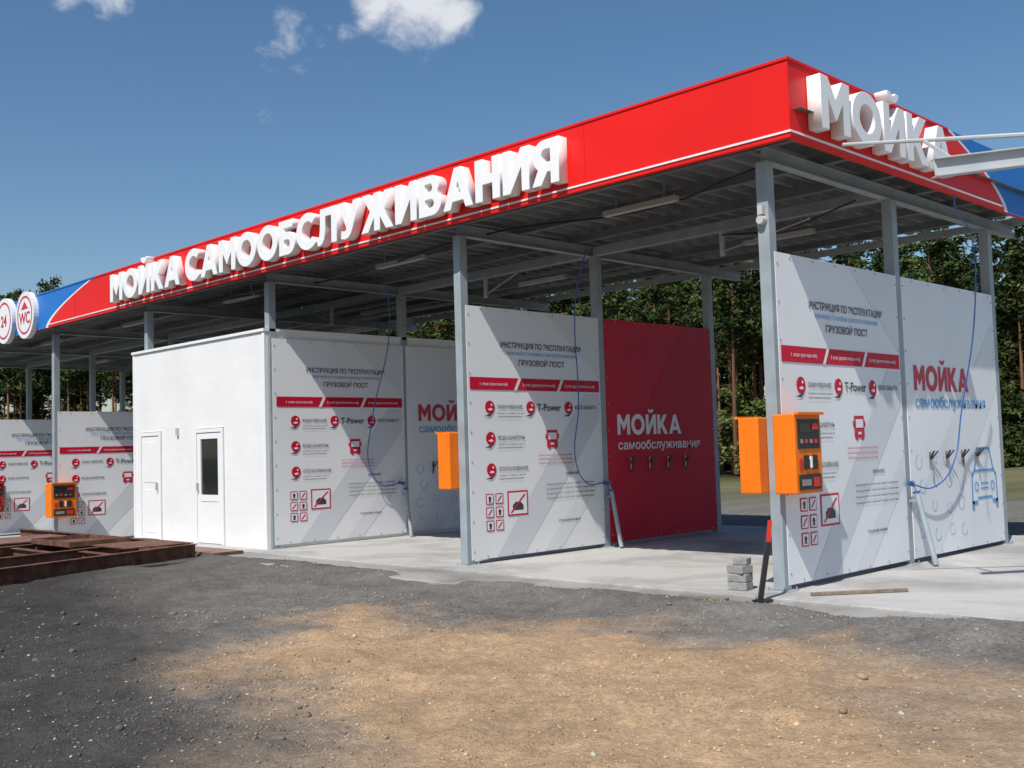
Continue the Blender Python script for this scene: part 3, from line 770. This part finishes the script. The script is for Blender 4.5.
def tree_mesh(kind, seed):
    r = random.Random(seed); g = MB()
    def clump(c, R, n, sz, ms):
        w = r.random(); mt = ms[0] if w < .35 else (ms[1] if w < .75 else ms[2])
        for _ in range(n):
            d = Vector((r.gauss(0, 1), r.gauss(0, 1), r.gauss(0, .6))); d = d.normalized()*R*r.random()**.5
            q = c+d; a = Vector((r.gauss(0, 1), r.gauss(0, 1), r.gauss(0, .6))).normalized(); b = a.orthogonal().normalized()
            b = (b*math.cos(r.random()*6)+a.cross(b)*math.sin(r.random()*6)).normalized()
            s = sz*r.uniform(.6, 1.3)
            g.poly([q-a*s*.6, q+b*s*.25, q+a*s*.7, q-b*s*.25], mt)
    if kind == 'pine':
        H = r.uniform(13.0, 16.4); pts = [Vector((0, 0, -.2))]; lean = Vector((r.uniform(-.5, .5), r.uniform(-.5, .5), 0))
        for i in range(1, 7): pts.append(Vector((0, 0, H*i/6))+lean*(i/6)**2)
        for i in range(6): g.cyl(pts[i], pts[i+1], .16*(1-i/6.6), .16*(1-(i+1)/6.6), bark, 6)
        cb = H*r.uniform(.46, .62)
        for i in range(34):
            t = i/33; z = cb+(H-cb-.1)*t; L = (1-t*.72)*r.uniform(.9, 2.3)*(.6+.4*min(1, t*4)); a = i*2.4+r.uniform(-.7, .7)
            s = Vector((0, 0, z))+lean*(z/H)**2; e2 = s+Vector((math.cos(a)*L, math.sin(a)*L, L*r.uniform(.0, .5)))
            g.cyl(s, e2, .03, .012, bark, 4)
            for q in (.5, .8, 1.05):
                if r.random() < .82: clump(s.lerp(e2, q)+Vector((r.uniform(-.2, .2), r.uniform(-.2, .2), .1)), .42, 26, .28, nd)
        for i in range(9):
            z = r.uniform(2.0, cb); a = r.random()*6.3; s = Vector((0, 0, z)); g.cyl(s, s+Vector((math.cos(a)*.8, math.sin(a)*.8, .1)), .018, .006, bark, 4)
    else:
        H = r.uniform(3.4, 6.5)
        g.cyl((0, 0, -.1), (0, 0, H*.9), .07, .02, bark, 6)
        for i in range(52):   # young conical pine
            t = r.random()**1.2; z = .3+(H-.35)*t; w = 1.7*(1-t)**.8+.12; a = r.random()*6.3
            e2 = Vector((math.cos(a)*w*r.uniform(.4, 1), math.sin(a)*w*r.uniform(.4, 1), z)); g.cyl((0, 0, z*.93), e2, .02, .006, bark, 4)
            clump(e2, .45, 30, .26, lv)
    me = D.meshes.new(kind); me.from_pydata(g.v, [], g.f)
    for q in g.mats: me.materials.append(q)
    me.polygons.foreach_set('material_index', g.mi); me.update(); return me
pines = [tree_mesh('pine', 10+i) for i in range(8)]; bushes = [tree_mesh('young_pine', 40+i) for i in range(5)]
forest = empty('pine_forest')
r = random.Random(8)
def place(me, x, y, s, sz=1):
    o = D.objects.new(me.name+'_tree', me); SC.collection.objects.link(o); o.location = (x, y, -.1); o.rotation_euler = (0, 0, r.random()*6.3); o.scale = (s, s, s*sz*r.uniform(.94, 1.04)); o.parent = forest
for row in range(13):
    base_d = 64+row*3.6
    aa = -46
    while aa < 46:
        dd = base_d + max(0, -aa-2)*1.05 + r.uniform(-2, 2)
        an = math.radians(aa+r.uniform(-.8, .8))
        v = Fh*math.cos(an)+R0*math.sin(an)
        place(r.choice(pines), v.x*dd, v.y*dd, r.uniform(.88, 1.0), 1.08 if aa < -23 else 1.0)
        if (aa > -14 and r.random() < .7) or row > 6:
            place(r.choice(bushes), v.x*(dd-1)+r.uniform(-2, 2), v.y*(dd-1), r.uniform(.5, 1.15) if row < 5 else r.uniform(1.2, 1.9))
        aa += 2.0+r.uniform(-.5, .5)

# ------------------------------------------------------------------ light
sd = Vector((.19, -.58, .79)).normalized()
sun = D.lights.new('sun', 'SUN'); sun.energy = 4.9; sun.angle = math.radians(.5); sun.color = (1, .955, .89)
so = D.objects.new('sun', sun); SC.collection.objects.link(so); so.rotation_euler = sd.to_track_quat('Z', 'Y').to_euler(); so.location = (0, -10, 30)

w = D.worlds.new('World'); SC.world = w; w.use_nodes = True
n, l = w.node_tree.nodes, w.node_tree.links
bg = n['Background']; bg.inputs['Strength'].default_value = .10
sky = n.new('ShaderNodeTexSky'); sky.sky_type = 'NISHITA'; sky.sun_disc = False
sky.sun_elevation = math.asin(sd.z); sky.sun_rotation = math.atan2(sd.x, sd.y); sky.air_density = 1.1; sky.dust_density = .7; sky.ozone_density = 2.5
tc = n.new('ShaderNodeTexCoord')
mp = n.new('ShaderNodeMapping'); mp.inputs['Scale'].default_value = (1, 1, 1.3); l.new(tc.outputs['Generated'], mp.inputs['Vector'])
nz = n.new('ShaderNodeTexNoise'); nz.inputs['Scale'].default_value = 20; nz.inputs['Detail'].default_value = 9; nz.inputs['Roughness'].default_value = .58; nz.inputs['Distortion'].default_value = .25
l.new(mp.outputs['Vector'], nz.inputs['Vector'])
acc = None
for (cx, cy, rad, amp) in ((415, -8, .085, 1.35), (378, 0, .06, 1.15), (455, 16, .055, 1.1), (315, 32, .07, .72), (288, 88, .065, .74), (266, 100, .04, .66), (232, 76, .03, .5), (108, -6, .045, 1.0), (75, -2, .035, .7)):
    d = pixdir(cx, cy)
    ds = n.new('ShaderNodeVectorMath'); ds.operation = 'DISTANCE'; ds.inputs[1].default_value = d
    l.new(tc.outputs['Generated'], ds.inputs[0])
    mr = n.new('ShaderNodeMapRange'); mr.interpolation_type = 'SMOOTHSTEP'
    mr.inputs['From Min'].default_value = 0; mr.inputs['From Max'].default_value = rad; mr.inputs['To Min'].default_value = amp; mr.inputs['To Max'].default_value = 0
    l.new(ds.outputs['Value'], mr.inputs['Value'])
    if acc is None: acc = mr.outputs['Result']
    else:
        ad = n.new('ShaderNodeMath'); ad.operation = 'MAXIMUM'; l.new(acc, ad.inputs[0]); l.new(mr.outputs['Result'], ad.inputs[1]); acc = ad.outputs['Value']
m1 = n.new('ShaderNodeMath'); m1.operation = 'MULTIPLY_ADD'; m1.inputs[1].default_value = 2.6; m1.inputs[2].default_value = -1.80; l.new(nz.outputs['Fac'], m1.inputs[0])
m2 = n.new('ShaderNodeMath'); m2.operation = 'MULTIPLY_ADD'; m2.inputs[1].default_value = 1.0; l.new(acc, m2.inputs[0]); l.new(m1.outputs['Value'], m2.inputs[2])
m3 = n.new('ShaderNodeMapRange'); m3.interpolation_type = 'SMOOTHSTEP'; m3.inputs['From Min'].default_value = 0; m3.inputs['From Max'].default_value = .85; m3.inputs['To Max'].default_value = .9
l.new(m2.outputs['Value'], m3.inputs['Value'])
mx = n.new('ShaderNodeMix'); mx.data_type = 'RGBA'; l.new(m3.outputs['Result'], mx.inputs['Factor'])
hs = n.new('ShaderNodeHueSaturation'); hs.inputs['Saturation'].default_value = 1.18; hs.inputs['Value'].default_value = 1.0; l.new(sky.outputs['Color'], hs.inputs['Color'])
l.new(hs.outputs['Color'], mx.inputs['A']); mx.inputs['B'].default_value = (8.0, 8.2, 8.6, 1)
l.new(mx.outputs['Result'], bg.inputs['Color'])
